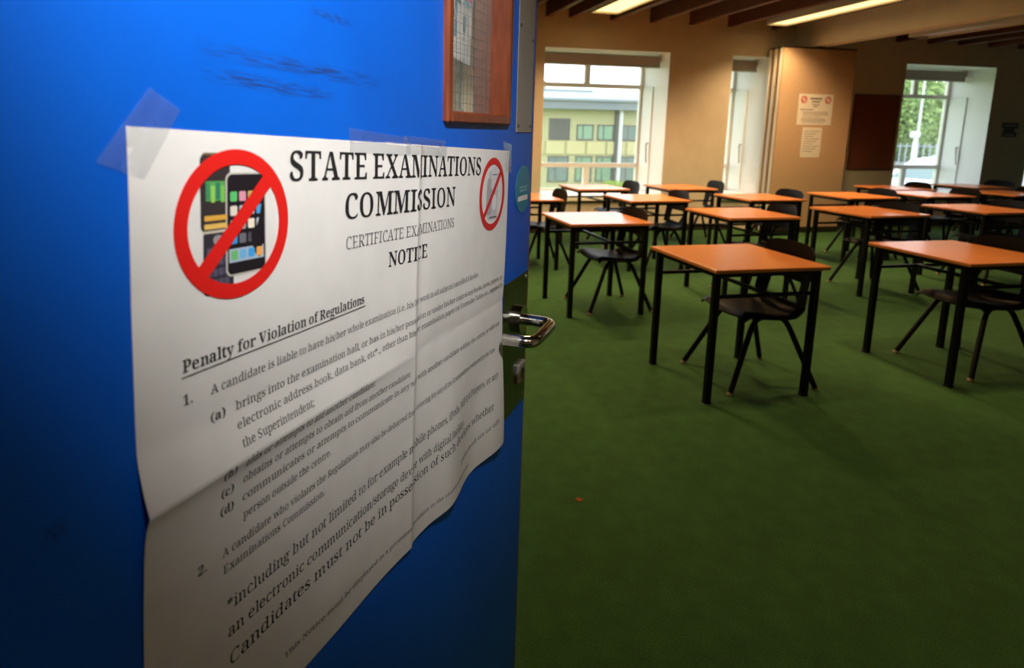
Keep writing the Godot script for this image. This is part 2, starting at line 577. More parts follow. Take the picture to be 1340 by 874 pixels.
func window_bay(n: int, x0: float, x1: float, top_m: Array, low_m: Array, near_blind: bool) -> void:
	var names := {1: "first window from the door, white framed in a deep bay", 2: "narrow white window beside the folding partition", 3: "white framed window behind the brown pinboard in a deep bay", 4: "window at the end of the window wall"}
	var w := room("window_%d" % n, names[n], "window")
	var y0 := 0.50
	var y1 := 2.555
	var st := mb()
	# bay lining: cheeks, head, sill
	var zi := WALL_Z + 0.002
	span(st, Vector3(x1, y0, GLASS_Z), Vector3(x1 + 0.05, y1, WALL_Z - 0.35))
	span(st, Vector3(x0 - 0.05, y0, GLASS_Z), Vector3(x0, y1, WALL_Z - 0.35))
	span(st, Vector3(x0 - 0.05, y1, GLASS_Z), Vector3(x1 + 0.05, y1 + 0.05, WALL_Z - 0.35))
	span(st, Vector3(x1 - 0.006, y0, GLASS_Z), Vector3(x1, y1, zi), 0.002)
	span(st, Vector3(x0, y0, GLASS_Z), Vector3(x0 + 0.006, y1, zi), 0.002)
	span(st, Vector3(x0, y1 - 0.006, GLASS_Z), Vector3(x1, y1, zi), 0.002)
	obj("reveal", st, M.white_paint, w)
	st = mb()
	span(st, Vector3(x0 - 0.03, y0 - 0.05, GLASS_Z - 0.05), Vector3(x1 + 0.03, y0 + 0.03, WALL_Z + 0.05), 0.008)
	obj("window_sill", st, M.white_paint, w)
	# frame
	st = mb()
	var fz0 := GLASS_Z - 0.04
	var fz1 := GLASS_Z + 0.03
	span(st, Vector3(x0, y0, fz0), Vector3(x0 + 0.055, y1, fz1), 0.006)
	span(st, Vector3(x1 - 0.055, y0, fz0), Vector3(x1, y1, fz1), 0.006)
	span(st, Vector3(x0, y1 - 0.09, fz0), Vector3(x1, y1, fz1), 0.006)
	span(st, Vector3(x0, y0, fz0), Vector3(x1, y0 + 0.06, fz1), 0.006)
	obj("window_frame", st, M.frame_white, w)
	for y in [[2.085, 2.15], [0.885, 0.955]]:
		st = mb()
		span(st, Vector3(x0 + 0.05, y[0], fz0 + 0.005), Vector3(x1 - 0.05, y[1], fz1 + 0.004), 0.006)
		obj("transom", st, M.frame_white, w)
	for x in top_m:
		st = mb()
		span(st, Vector3(x - 0.045, 2.14, fz0 + 0.003), Vector3(x + 0.045, y1 - 0.08, fz1 + 0.002), 0.006)
		obj("mullion", st, M.frame_white, w)
	for x in low_m:
		st = mb()
		span(st, Vector3(x - 0.045, y0 + 0.05, fz0 + 0.003), Vector3(x + 0.045, 0.89, fz1 + 0.002), 0.006)
		obj("mullion", st, M.frame_white, w)
	# panes
	var edges := func(a: Array) -> Array:
		var e := [x0 + 0.05]
		for x in a: e.append(x)
		e.append(x1 - 0.05)
		return e
	for band in [[2.145, y1 - 0.085, top_m], [0.95, 2.09, []], [y0 + 0.055, 0.89, low_m]]:
		var e: Array = edges.call(band[2])
		for i in e.size() - 1:
			st = mb()
			span(st, Vector3(e[i], band[0], GLASS_Z - 0.006), Vector3(e[i + 1], band[1], GLASS_Z))
			obj("pane", st, M.glass, w)
	# opening ventilator in the far cheek of the bay
	var vp := Node3D.new()
	vp.name = "vent_panel"
	w.add_child(vp, true)
	st = mb()
	span(st, Vector3(x1 - 0.024, 0.56, GLASS_Z + 0.05), Vector3(x1 - 0.004, 2.10, WALL_Z - 0.40), 0.005)
	obj("leaf", st, M.white_paint, vp)
	st = mb()
	tube(st, bend([Vector3(x1 - 0.02, 1.27, WALL_Z - 0.44), Vector3(x1 - 0.06, 1.27, WALL_Z - 0.44), Vector3(x1 - 0.06, 0.98, WALL_Z - 0.40)], 0.02), 0.011, 8)
	obj("handle", st, M.steel, vp)
	# rolled-up blind
	var bz := -8.58 if near_blind else -8.82
	var lab := {1: "rolled-up beige roller blind at the top of the first window", 2: "rolled-up beige roller blind at the top of the narrow window", 3: "rolled-up grey roller blind behind the brown pinboard's window", 4: "rolled-up grey roller blind at the end window"}
	var t := thing("roller_blind", lab[n], "blind", Vector3((x0 + x1) * 0.5, 2.30, bz), 0.0, "roller blinds")
	var hw := (x1 - x0) * 0.5 - 0.02
	st = mb()
	tube(st, [Vector3(-hw, 0.19, 0), Vector3(hw, 0.19, 0)], 0.045, 14)
	obj("roll", st, M.blind, t)
	st = mb()
	span(st, Vector3(-hw, 0.07, 0.040), Vector3(hw, 0.20, 0.044), 0.001)
	obj("cloth", st, M.blind, t)
	st = mb()
	tube(st, [Vector3(-hw, 0.065, 0.042), Vector3(hw, 0.065, 0.042)], 0.012, 10)
	obj("bottom_bar", st, M.alu, t)
	for s in [-1.0, 1.0]:
		st = mb()
		cbox(st, Vector3(s * (hw + 0.008), 0.20, 0), Vector3(0.012, 0.11, 0.10), 0.003)
		obj("bracket", st, M.alu, t)

# ------------------------------------------------------------------ the blue door
func door() -> void:
	var t := thing("blue_door", "blue painted classroom door standing open with glazed vision panel", "door")
	t.transform = door_xf
	var W := LEAF
	var T := 0.044
	var ox0 := W - 0.358
	var ox1 := W - 0.149
	var oy0 := 1.437
	var oy1 := 1.96
	var st := mb()
	span(st, Vector3(0, 0.008, -T), Vector3(ox0, 2.05, 0))
	span(st, Vector3(ox1, 0.008, -T), Vector3(W - 0.006, 2.05, 0))
	span(st, Vector3(ox0, 0.008, -T), Vector3(ox1, oy0, 0))
	span(st, Vector3(ox0, oy1, -T), Vector3(ox1, 2.05, 0))
	obj("leaf", st, M.blue, t)
	st = mb()
	span(st, Vector3(W - 0.006, 0.008, -T), Vector3(W, 2.05, 0), 0.002)
	obj("edge_lipping", st, M.wood, t)
	# glazing bead around the vision panel, both faces
	for fz in [[-0.024, 0.007], [-T - 0.007, -0.024]]:
		st = mb()
		var a0 := W - 0.367
		var a1 := W - 0.140
		var b0 := 1.428
		var b1 := 1.97
		var k := 0.0145
		span(st, Vector3(a0, b0, fz[0]), Vector3(a0 + k, b1, fz[1]), 0.0025)
		span(st, Vector3(a1 - k, b0, fz[0]), Vector3(a1, b1, fz[1]), 0.0025)
		span(st, Vector3(a0 + k - 0.002, b0, fz[0]), Vector3(a1 - k + 0.002, b0 + k, fz[1]), 0.0025)
		span(st, Vector3(a0 + k - 0.002, b1 - k, fz[0]), Vector3(a1 - k + 0.002, b1, fz[1]), 0.0025)
		obj("glazing_bead", st, M.wood, t)
	st = mb()
	span(st, Vector3(ox0, oy0, -0.027), Vector3(ox1, oy1, -0.021))
	obj("vision_pane", st, M.glass, t)
	st = mb()
	var gx := ox0 + 0.006
	while gx < ox1:
		tube(st, [Vector3(gx, oy0, -0.024), Vector3(gx, oy1, -0.024)], 0.0004, 5)
		gx += 0.0127
	var gy := oy0 + 0.006
	while gy < oy1:
		tube(st, [Vector3(ox0, gy, -0.024), Vector3(ox1, gy, -0.024)], 0.0004, 5)
		gy += 0.0127
	obj("wire_mesh", st, M.wire, t).set_meta("kind", "stuff")
	# upper steel strip with screws
	var strip := Node3D.new()
	strip.name = "finger_plate"
	t.add_child(strip, true)
	st = mb()
	span(st, Vector3(W - 0.098, 1.418, 0), Vector3(W - 0.018, 1.93, 0.0016), 0.0006)
	obj("plate", st, M.steel, strip)
	for p in [Vector2(0.09, 1.428), Vector2(0.026, 1.428), Vector2(0.09, 1.58), Vector2(0.026, 1.565)]:
		st = mb()
		disc(st, Vector3(W - p.x, p.y, 0.0018), Vector3.BACK, 0.0032, 0.0012, 10)
		obj("screw", st, M.dark_frame, strip)
	# lever furniture on a polished plate
	var lp := Node3D.new()
	lp.name = "lever_plate"
	t.add_child(lp, true)
	st = mb()
	span(st, Vector3(W - 0.136, 0.944, 0), Vector3(W - 0.010, 1.180, 0.0016), 0.0006)
	obj("plate", st, M.plate, lp)
	for p in [Vector2(0.02, 1.172), Vector2(0.02, 0.957)]:
		st = mb()
		disc(st, Vector3(W - p.x, p.y, 0.0018), Vector3.BACK, 0.0035, 0.0012, 10)
		obj("screw", st, M.steel, lp)
	var lv := Node3D.new()
	lv.name = "lever_handle"
	t.add_child(lv, true)
	st = mb()
	disc(st, Vector3(W - 0.057, 1.105, 0.006), Vector3.BACK, 0.024, 0.010, 24)
	obj("rose", st, M.chrome, lv)
	st = mb()
	tube(st, bend([Vector3(W - 0.057, 1.105, 0.004), Vector3(W - 0.057, 1.105, 0.062), Vector3(W - 0.172, 1.107, 0.062), Vector3(W - 0.172, 1.107, 0.016)], 0.022, 7), 0.0095, 16)
	obj("lever", st, M.chrome, lv)
	var es := Node3D.new()
	es.name = "lock_escutcheon"
	t.add_child(es, true)
	st = mb()
	cbox(st, Vector3(W - 0.042, 1.005, 0.004), Vector3(0.036, 0.036, 0.007), 0.002)
	obj("cover", st, M.steel, es)
	st = mb()
	disc(st, Vector3(W - 0.042, 1.008, 0.008), Vector3.BACK, 0.0055, 0.001, 14)
	span(st, Vector3(W - 0.044, 0.994, 0.0073), Vector3(W - 0.040, 1.008, 0.0083))
	obj("keyhole", st, M.tyre, es)
	# hinges
	for y in [0.25, 1.0, 1.8]:
		st = mb()
		tube(st, [Vector3(-0.004, y - 0.05, 0.004), Vector3(-0.004, y + 0.05, 0.004)], 0.007, 10)
		obj("hinge", st, M.steel, t)
	# old scuffs and pencil rubbings on the paint
	var smears := [[0.62, 1.4655, 0.225, 0.013, -1.5, 3], [0.655, 1.4495, 0.15, 0.012, -3.0, 9], [0.585, 1.51, 0.06, 0.008, -2.0, 17], [0.845, 1.208, 0.016, 0.014, 0.0, 23]]
	for s in smears:
		var im := Image.create(192, 64, false, Image.FORMAT_RGBA8)
		var ns := FastNoiseLite.new()
		ns.seed = s[5]
		ns.frequency = 0.05
		ns.fractal_octaves = 4
		for x in 192:
			for y in 64:
				var env_ := pow(sin(PI * (x + 0.5) / 192.0), 0.6) * pow(sin(PI * (y + 0.5) / 64.0), 0.8)
				var v := ns.get_noise_2d(x * 0.45, y * 2.2) * 1.6 + 0.25
				im.set_pixel(x, y, Color(0.16, 0.15, 0.2, clampf(v, 0, 1) * env_ * 0.6))
		var m := mat(Color.WHITE, 0.7)
		m.albedo_texture = ImageTexture.create_from_image(im)
		m.transparency = BaseMaterial3D.TRANSPARENCY_ALPHA
		m.texture_repeat = false
		var sc := mb()
		var bs := Basis(Vector3.BACK, deg_to_rad(s[4]))
		var c := Vector3(W - s[0], s[1], 0.0004)
		var q := [[Vector3(-s[2] * 0.5, -s[3] * 0.5, 0), Vector2(0, 1)], [Vector3(-s[2] * 0.5, s[3] * 0.5, 0), Vector2(0, 0)], [Vector3(s[2] * 0.5, s[3] * 0.5, 0), Vector2(1, 0)], [Vector3(s[2] * 0.5, -s[3] * 0.5, 0), Vector2(1, 1)]]
		for i in [0, 1, 2, 0, 2, 3]:
			sc.set_normal(Vector3.BACK)
			sc.set_uv(q[i][1])
			sc.add_vertex(c + bs * q[i][0])
		obj("scuff_mark", sc, m, t)
	# round teal sticker
	var sk := thing("door_sticker", "round teal sticker with pale band on the blue door beside the notice", "sticker")
	sk.transform = door_xf * Transform3D(Basis(), Vector3(W - 0.052, 1.287, 0.0003))
	st = mb()
	disc(st, Vector3(0, 0.039, 0.0005), Vector3.BACK, 0.039, 0.001, 36)
	obj("disc", st, M.teal, sk)
	st = mb()
	span(st, Vector3(-0.026, 0.020, 0.001), Vector3(0.024, 0.028, 0.0013))
	obj("pale_band", st, M.paper, sk)
	st = mb()
	var grey := mat(c8(120, 176, 190), 0.5)
	span(st, Vector3(-0.020, 0.0405, 0.001), Vector3(0.020, 0.044, 0.0013))
	span(st, Vector3(-0.017, 0.035, 0.001), Vector3(0.018, 0.038, 0.0013))
	obj("print_line", st, grey, sk)
	# small printed card behind the vision pane
	var cd := thing("printed_card", "small card with blue and pink print stuck on the door glass", "card")
	cd.transform = door_xf * Transform3D(Basis(Vector3.BACK, -0.09), Vector3(W - 0.262, 1.512, -0.0295))
	st = mb()
	span(st, Vector3(-0.027, 0, -0.0008), Vector3(0.045, 0.16, 0.0))
	obj("card", st, M.paper, cd)
	st = mb()
	var tints := [c8(60, 120, 150), c8(40, 60, 80), c8(150, 190, 205), c8(90, 150, 175), c8(205, 205, 200), c8(230, 110, 150)]
	for i in 7:
		for j in 12:
			if rng.randf() < 0.3: continue
			var cc: Color = tints[5] if i >= 5 and j in [1, 2, 5, 6] else tints[rng.randi() % 5]
			flat_quad(st, Vector3(-0.025 + i * 0.0098, 0.028 + j * 0.0108, 0.0004), 0.0092, 0.0102, cc)
	obj("printed_picture", st, M.print, cd)

func flat_quad(st: SurfaceTool, p: Vector3, w: float, h: float, c: Color) -> void:
	var l := c.srgb_to_linear()
	for v in [p, p + Vector3(0, h, 0), p + Vector3(w, h, 0), p, p + Vector3(w, h, 0), p + Vector3(w, 0, 0)]:
		st.set_color(l)
		st.set_normal(Vector3.BACK)
		st.add_vertex(v)

# ------------------------------------------------------------------ the notice
var P_TL := Vector2(LEAF - 0.7856, 1.4191)
const P_TILT := -0.0438

func paper_h(s: float, t: float) -> float:
	var a := s / PW
	var h := 0.0009
	# upright fold: a ridge, gentle on one flank and steep on the other
	var ds := s - 0.352
	h += 0.0050 * (exp(ds / 0.05) if ds < 0.0 else exp(-ds / 0.007))
	# level fold: the upper leaf flares out above it, the lower leaf falls back below it
	var dt := t - 0.2318
	if ds < 0.0:
		var amp := 0.0082 * pow(clampf(1.0 - s / 0.352, 0.0, 1.0), 0.6) + 0.0008
		if dt < 0.0:
			h += amp * pow(clampf(1.0 + dt / 0.040, 0.0, 1.0), 1.5)
		else:
			h += amp * (0.55 * exp(-dt / 0.012) + 0.45 * exp(-dt / 0.08))
	else:
		h += (0.0016 - 0.0016 * exp(-absf(dt) / 0.014)) * smoothstep(0.0, 0.04, ds)
	# the free lower corner has come loose and waves
	var w := smoothstep(0.25, 0.46, t) * smoothstep(0.36, 0.46, s)
	h += w * (0.005 + 0.0065 * sin((s - 0.40) / 0.19 * TAU))
	# soft dents
	h += 0.0012 * smoothstep(0.3, 0.46, t) * (1.0 + sin(s * 38.0)) * 0.5
	h += 0.0016 * exp(-(pow(s - 0.205, 2) / 0.0006 + pow(t - 0.425, 2) / 0.0004))
	h += 0.0007 * sin(s * 23.0 + 1.0) * sin(t * 31.0 + 0.5)
	return maxf(h, 0.0006)

func paper_pos(s: float, t: float, lift := 0.0) -> Vector3:
	var u := P_TL + Vector2(cos(P_TILT), sin(P_TILT)) * s + Vector2(sin(P_TILT), -cos(P_TILT)) * t
	return Vector3(u.x, u.y, paper_h(s, t) + lift)

func paper_n(s: float, t: float) -> Vector3:
	var e := 0.0015
	return (paper_pos(s + e, t) - paper_pos(s - e, t)).cross(paper_pos(s, t - e) - paper_pos(s, t + e)).normalized()

func put_print(st: SurfaceTool, s: float, t: float, lift: float, base: Vector3) -> void:
	st.set_normal(paper_n(s, t))
	st.add_vertex(paper_pos(s, t, lift) - base)

func lettering(st: SurfaceTool, text: String, s0: float, s1: float, t0: float, t1: float, cap: float, bold: bool, base: Vector3) -> void:
	var fnt := SystemFont.new()
	fnt.font_names = PackedStringArray(["Droid Serif"])
	fnt.font_weight = 700 if bold else 400
	var tm := TextMesh.new()
	tm.font = fnt
	tm.font_size = 32
	tm.pixel_size = 1.0 / 32.0
	tm.depth = 0.0
	tm.curve_step = 1.2
	tm.text = "H"
	var hb := tm.get_aabb()
	tm.text = text
	var box := tm.get_aabb()
	var arr := tm.get_mesh_arrays()
	var v: PackedVector3Array = arr[Mesh.ARRAY_VERTEX]
	var ix: PackedInt32Array = arr[Mesh.ARRAY_INDEX] if arr[Mesh.ARRAY_INDEX] != null else PackedInt32Array()
	var n := ix.size() if ix.size() else v.size()
	for k in n:
		var p: Vector3 = v[ix[k]] if ix.size() else v[k]
		var x := (p.x - box.position.x) / box.size.x
		var s := lerpf(s0, s1, x)
		var t := lerpf(t0, t1, x) - (p.y - hb.position.y) / hb.size.y * cap
		put_print(st, s, t, 0.0005, base)

func poster() -> void:
	var base := Vector3(P_TL.x + PW * 0.5, P_TL.y - PH, 0)
	var t := thing("examination_notice", "large creased white examination notice with two red prohibition signs taped to the blue door", "notice")
	t.transform = door_xf * Transform3D(Basis(), base)
	var st := mb()
	sheet(st, 190, 200, func(a: float, b: float) -> Vector3: return paper_pos(a * PW, (1.0 - b) * PH) - base, 0.0003)
	obj("paper", st, M.paper, t)
	# text: words, left, right, baseline left, baseline right, cap height, bold
	var lines := [
		["STATE EXAMINATIONS", 0.1407, 0.5369, 0.0341, 0.0352, 0.0240, true],
		["COMMISSION", 0.2162, 0.4557, 0.0700, 0.0718, 0.0236, true],
		["NOTICE", 0.2936, 0.3805, 0.1245, 0.1260, 0.0156, true],
		["Penalty for Violation of Regulations", 0.0350, 0.2494, 0.1540, 0.1525, 0.0086, true],
		["1.", 0.0349, 0.0425, 0.1757, 0.1757, 0.0072, true],
		["A candidate is liable to have his/her whole examination (i.e. his/her work in all subjects) cancelled if he/she:", 0.0580, 0.5440, 0.1760, 0.1755, 0.0066, false],
		["(a)", 0.0572, 0.0706, 0.1955, 0.1955, 0.0066, true],
		["brings into the examination hall, or has in his/her possession or under his/her control any books, notes, papers, or", 0.0805, 0.6443, 0.1955, 0.1960, 0.0066, false],
		["electronic address book, data bank, etc*., other than his/her examination paper (or Formulae Tables etc., supplied by", 0.0803, 0.6480, 0.2095, 0.2085, 0.0066, false],
		["the Superintendent;", 0.0820, 0.1675, 0.2232, 0.2236, 0.0066, false],
		["(b)", 0.0617, 0.0743, 0.2385, 0.2385, 0.0066, true],
		["aids or attempts to aid another candidate;", 0.0833, 0.2649, 0.2378, 0.2388, 0.0066, false],
		["(c)", 0.0615, 0.0735, 0.2522, 0.2522, 0.0066, true],
		["obtains or attempts to obtain aid from another candidate;", 0.0831, 0.3398, 0.2510, 0.2532, 0.0066, false],
		["(d)", 0.0617, 0.0743, 0.2660, 0.2660, 0.0066, true],
		["communicates or attempts to communicate in any way with another candidate within the centre, or with any", 0.0836, 0.6403, 0.2655, 0.2675, 0.0066, false],
		["person outside the centre.", 0.0847, 0.1954, 0.2803, 0.2803, 0.0066, false],
		["A candidate who violates the Regulations may also be debarred from entering for any of the Examinations conducted by the State", 0.0643, 0.6200, 0.2992, 0.3040, 0.0066, false],
		["2.", 0.0422, 0.0500, 0.2990, 0.2990, 0.0072, true],
		["Examinations Commission.", 0.0655, 0.1858, 0.3125, 0.3138, 0.0066, false],
		["*including but not limited to for example mobile phones, iPods, MP3/4 Players, or any", 0.0690, 0.6317, 0.3445, 0.3480, 0.0098, false],
		["an electronic communication/storage device with digital facility.", 0.0700, 0.5042, 0.3655, 0.3755, 0.0098, false],
		["Candidates must not be in possession of such devices whether", 0.0710, 0.6125, 0.3890, 0.3930, 0.0110, false],
		["switched on or off.", 0.4889, 0.6319, 0.4260, 0.4200, 0.0066, false],
		["This Notice must be displayed in a prominent position in the examination centre", 0.1334, 0.5306, 0.4338, 0.4480, 0.0050, false],
	]
	st = mb()
	for l in lines:
		lettering(st, l[0], l[1], l[2], l[3], l[4], l[5], l[6], base)
	# rule under the heading
	strip_line(st, 0.0340, 0.2515, 0.1566, 0.1550, 0.0009, base)
	obj("black_lettering", st, M.ink, t)
	st = mb()
	lettering(st, "CERTIFICATE EXAMINATIONS", 0.2181, 0.4531, 0.0972, 0.0980, 0.0116, false, base)
	obj("grey_lettering", st, M.grey_ink, t)
	sign_print(t, base, Vector2(0.0840, 0.0622), Vector2(0.0545, 0.0515), c8(222, 22, 18), true)
	sign_print(t, base, Vector2(0.5862, 0.0630), Vector2(0.0512, 0.0520), c8(206, 44, 44), false)
	# clear tape over the edges
	var tapes := [
		[Vector2(-0.019, 0.020), Vector2(0.016, -0.023), Vector2(0.038, -0.012), Vector2(0.010, 0.030)],
		[Vector2(0.222, -0.011), Vector2(0.330, -0.007), Vector2(0.330, 0.012), Vector2(0.222, 0.010)],
		[Vector2(0.322, -0.009), Vector2(0.425, -0.007), Vector2(0.425, 0.013), Vector2(0.322, 0.010)],
		[Vector2(0.628, -0.014), Vector2(0.668, -0.010), Vector2(0.672, 0.034), Vector2(0.640, 0.030)],
	]
	for q in tapes:
		st = mb()
		sheet(st, 12, 8, func(a: float, b: float) -> Vector3:
			var p: Vector2 = (q[0] as Vector2).lerp(q[1], a).lerp((q[3] as Vector2).lerp(q[2], a), b)
			var on := p.x > 0.0 and p.x < PW and p.y > 0.0
			var v := paper_pos(p.x, p.y)
			v.z = (v.z if on else 0.0006) + 0.0006 + 0.0003 * sin(p.x * 400.0 + p.y * 250.0)
			return v - base, 0.0001)
		obj("tape_strip", st, M.tape, t)

func strip_line(st: SurfaceTool, s0: float, s1: float, t0: float, t1: float, th: float, base: Vector3) -> void:
	var n := 40
	for k in n:
		var a := float(k) / n
		var b := float(k + 1) / n
		var sa := lerpf(s0, s1, a); var sb := lerpf(s0, s1, b)
		var ta := lerpf(t0, t1, a); var tb := lerpf(t0, t1, b)
		for p in [[sa, ta], [sb, tb], [sb, tb + th], [sa, ta], [sb, tb + th], [sa, ta + th]]:
			put_print(st, p[0], p[1], 0.0005, base)

func print_quad(st: SurfaceTool, a: Vector2, b: Vector2, c: Vector2, d: Vector2, col: Color, lift: float, base: Vector3) -> void:
	# a quad on the sheet, cut fine enough to follow its waves
	var n := 6
	var l := col.srgb_to_linear()
	for i in n:
		for j in n:
			var q := []
			for k in [[0, 0], [1, 0], [1, 1], [0, 1]]:
				var x := float(i + k[0]) / n
				var y := float(j + k[1]) / n
				q.append(a.lerp(b, x).lerp(d.lerp(c, x), y))
			for k in [0, 1, 2, 0, 2, 3]:
				st.set_color(l)
				put_print(st, q[k].x, q[k].y, lift, base)

func print_rect(st: SurfaceTool, x: float, y: float, w: float, h: float, col: Color, lift: float, base: Vector3) -> void:
	print_quad(st, Vector2(x, y), Vector2(x + w, y), Vector2(x + w, y + h), Vector2(x, y + h), col, lift, base)

func round_rect(st: SurfaceTool, x: float, y: float, w: float, h: float, r: float, col: Color, lift: float, base: Vector3) -> void:
	var pts := []
	for c in [[x + w - r, y + r, -PI / 2], [x + w - r, y + h - r, 0.0], [x + r, y + h - r, PI / 2], [x + r, y + r, PI]]:
		for k in 7:
			var an: float = c[2] + PI / 2 * k / 6.0
			pts.append(Vector2(c[0] + cos(an) * r, c[1] + sin(an) * r))
	var m := Vector2(x + w * 0.5, y + h * 0.5)
	var l := col.srgb_to_linear()
	for k in pts.size():
		var a: Vector2 = pts[k]
		var b: Vector2 = pts[(k + 1) % pts.size()]
		for p in [m, a, b]:
			st.set_color(l)
			put_print(st, p.x, p.y, lift, base)

func sign_print(t: Node3D, base: Vector3, c: Vector2, r: Vector2, red: Color, phones: bool) -> void:
	var st := mb()
	if phones:
		# slider phone
		round_rect(st, 0.0515, 0.0150, 0.0265, 0.0500, 0.004, c8(52, 46, 44), 0.0003, base)
		round_rect(st, 0.0525, 0.0135, 0.0250, 0.0100, 0.004, c8(120, 104, 70), 0.00025, base)
		round_rect(st, 0.0535, 0.0640, 0.0270, 0.0440, 0.004, c8(48, 44, 54), 0.00035, base)
		print_rect(st, 0.0560, 0.0320, 0.0170, 0.0130, c8(88, 160, 84), 0.0004, base)
		for k in 4:
			print_rect(st, 0.0560 + k * 0.0044, 0.0330 + (k % 2) * 0.002, 0.0034, 0.0110, [c8(60, 140, 90), c8(150, 200, 90), c8(40, 120, 100), c8(120, 190, 80)][k], 0.00045, base)
		print_rect(st, 0.0545, 0.0545, 0.0200, 0.0035, c8(222, 168, 70), 0.0004, base)
		print_rect(st, 0.0545, 0.0600, 0.0200, 0.0035, c8(228, 186, 96), 0.0004, base)
		print_rect(st, 0.0530, 0.0645, 0.0230, 0.0018, c8(200, 190, 170), 0.0004, base)
		for i in 4:
			for j in 4:
				print_rect(st, 0.0565 + i * 0.0052, 0.0760 + j * 0.0072, 0.0042, 0.0050, c8(88, 82, 104), 0.0004, base)
		round_rect(st, 0.0620, 0.0680, 0.0090, 0.0060, 0.003, c8(150, 144, 150), 0.0004, base)
		# touch phone
		round_rect(st, 0.0735, 0.0265, 0.0400, 0.0715, 0.005, c8(196, 192, 182), 0.00045, base)
		round_rect(st, 0.0748, 0.0278, 0.0374, 0.0690, 0.0045, c8(22, 20, 22), 0.0005, base)
		var cols := [c8(90, 190, 110), c8(220, 150, 170), c8(190, 170, 90), c8(200, 205, 210), c8(225, 215, 200), c8(160, 190, 200), c8(205, 205, 205), c8(70, 160, 215), c8(150, 190, 170), c8(170, 160, 165), c8(235, 225, 205), c8(190, 195, 205), c8(50, 150, 220), c8(110, 110, 120), c8(80, 80, 90), c8(80, 160, 215)]
		for j in 4:
			for i in 4:
				round_rect(st, 0.0775 + i * 0.0086, 0.0395 + j * 0.0098, 0.0066, 0.0068, 0.0012, cols[j * 4 + i], 0.00055, base)
		print_rect(st, 0.0762, 0.0790, 0.0345, 0.0095, c8(168, 186, 205), 0.00055, base)
		for i in 4:
			round_rect(st, 0.0778 + i * 0.0084, 0.0802, 0.0066, 0.0066, 0.0012, [c8(110, 190, 120), c8(110, 180, 225), c8(60, 160, 225), c8(235, 170, 90)][i], 0.0006, base)
	else:
		# pale grey player under the bar
		round_rect(st, 0.5690, 0.0300, 0.0400, 0.0700, 0.006, c8(196, 196, 200), 0.0003, base)
		round_rect(st, 0.5630, 0.0400, 0.0220, 0.0520, 0.005, c8(172, 170, 176), 0.00035, base)
		round_rect(st, 0.5790, 0.0230, 0.0270, 0.0330, 0.004, c8(214, 214, 218), 0.0004, base)
		round_rect(st, 0.5860, 0.0640, 0.0180, 0.0220, 0.008, c8(226, 226, 230), 0.0004, base)
		print_rect(st, 0.5830, 0.0345, 0.0200, 0.0016, c8(110, 120, 140), 0.00045, base)
		print_rect(st, 0.5780, 0.0955, 0.0300, 0.0020, c8(90, 88, 92), 0.00045, base)
	obj("printed_picture", st, M.print, t)
	# red ring and bar
	st = mb()
	var l := red.srgb_to_linear()
	var inner := 0.80 if phones else 0.82
	var n := 72
	for k in n:
		var a0 := TAU * k / n
		var a1 := TAU * (k + 1) / n
		var e0 := Vector2(cos(a0), sin(a0)); var e1 := Vector2(cos(a1), sin(a1))
		for p in [[e0, inner], [e0, 1.0], [e1, 1.0], [e0, inner], [e1, 1.0], [e1, inner]]:
			st.set_color(l)
			put_print(st, c.x + p[0].x * r.x * p[1], c.y + p[0].y * r.y * p[1], 0.0008, base)
	var u := Vector2(0.70, -0.70)
	var v := Vector2(0.075, 0.075) if phones else Vector2(0.06, 0.06)
	var e := 0.92
	print_quad(st, c + (u * e - v) * r, c + (u * e + v) * r, c + (-u * e + v) * r, c + (-u * e - v) * r, red, 0.0007, base)
	obj("prohibition_ring", st, M.print, t)

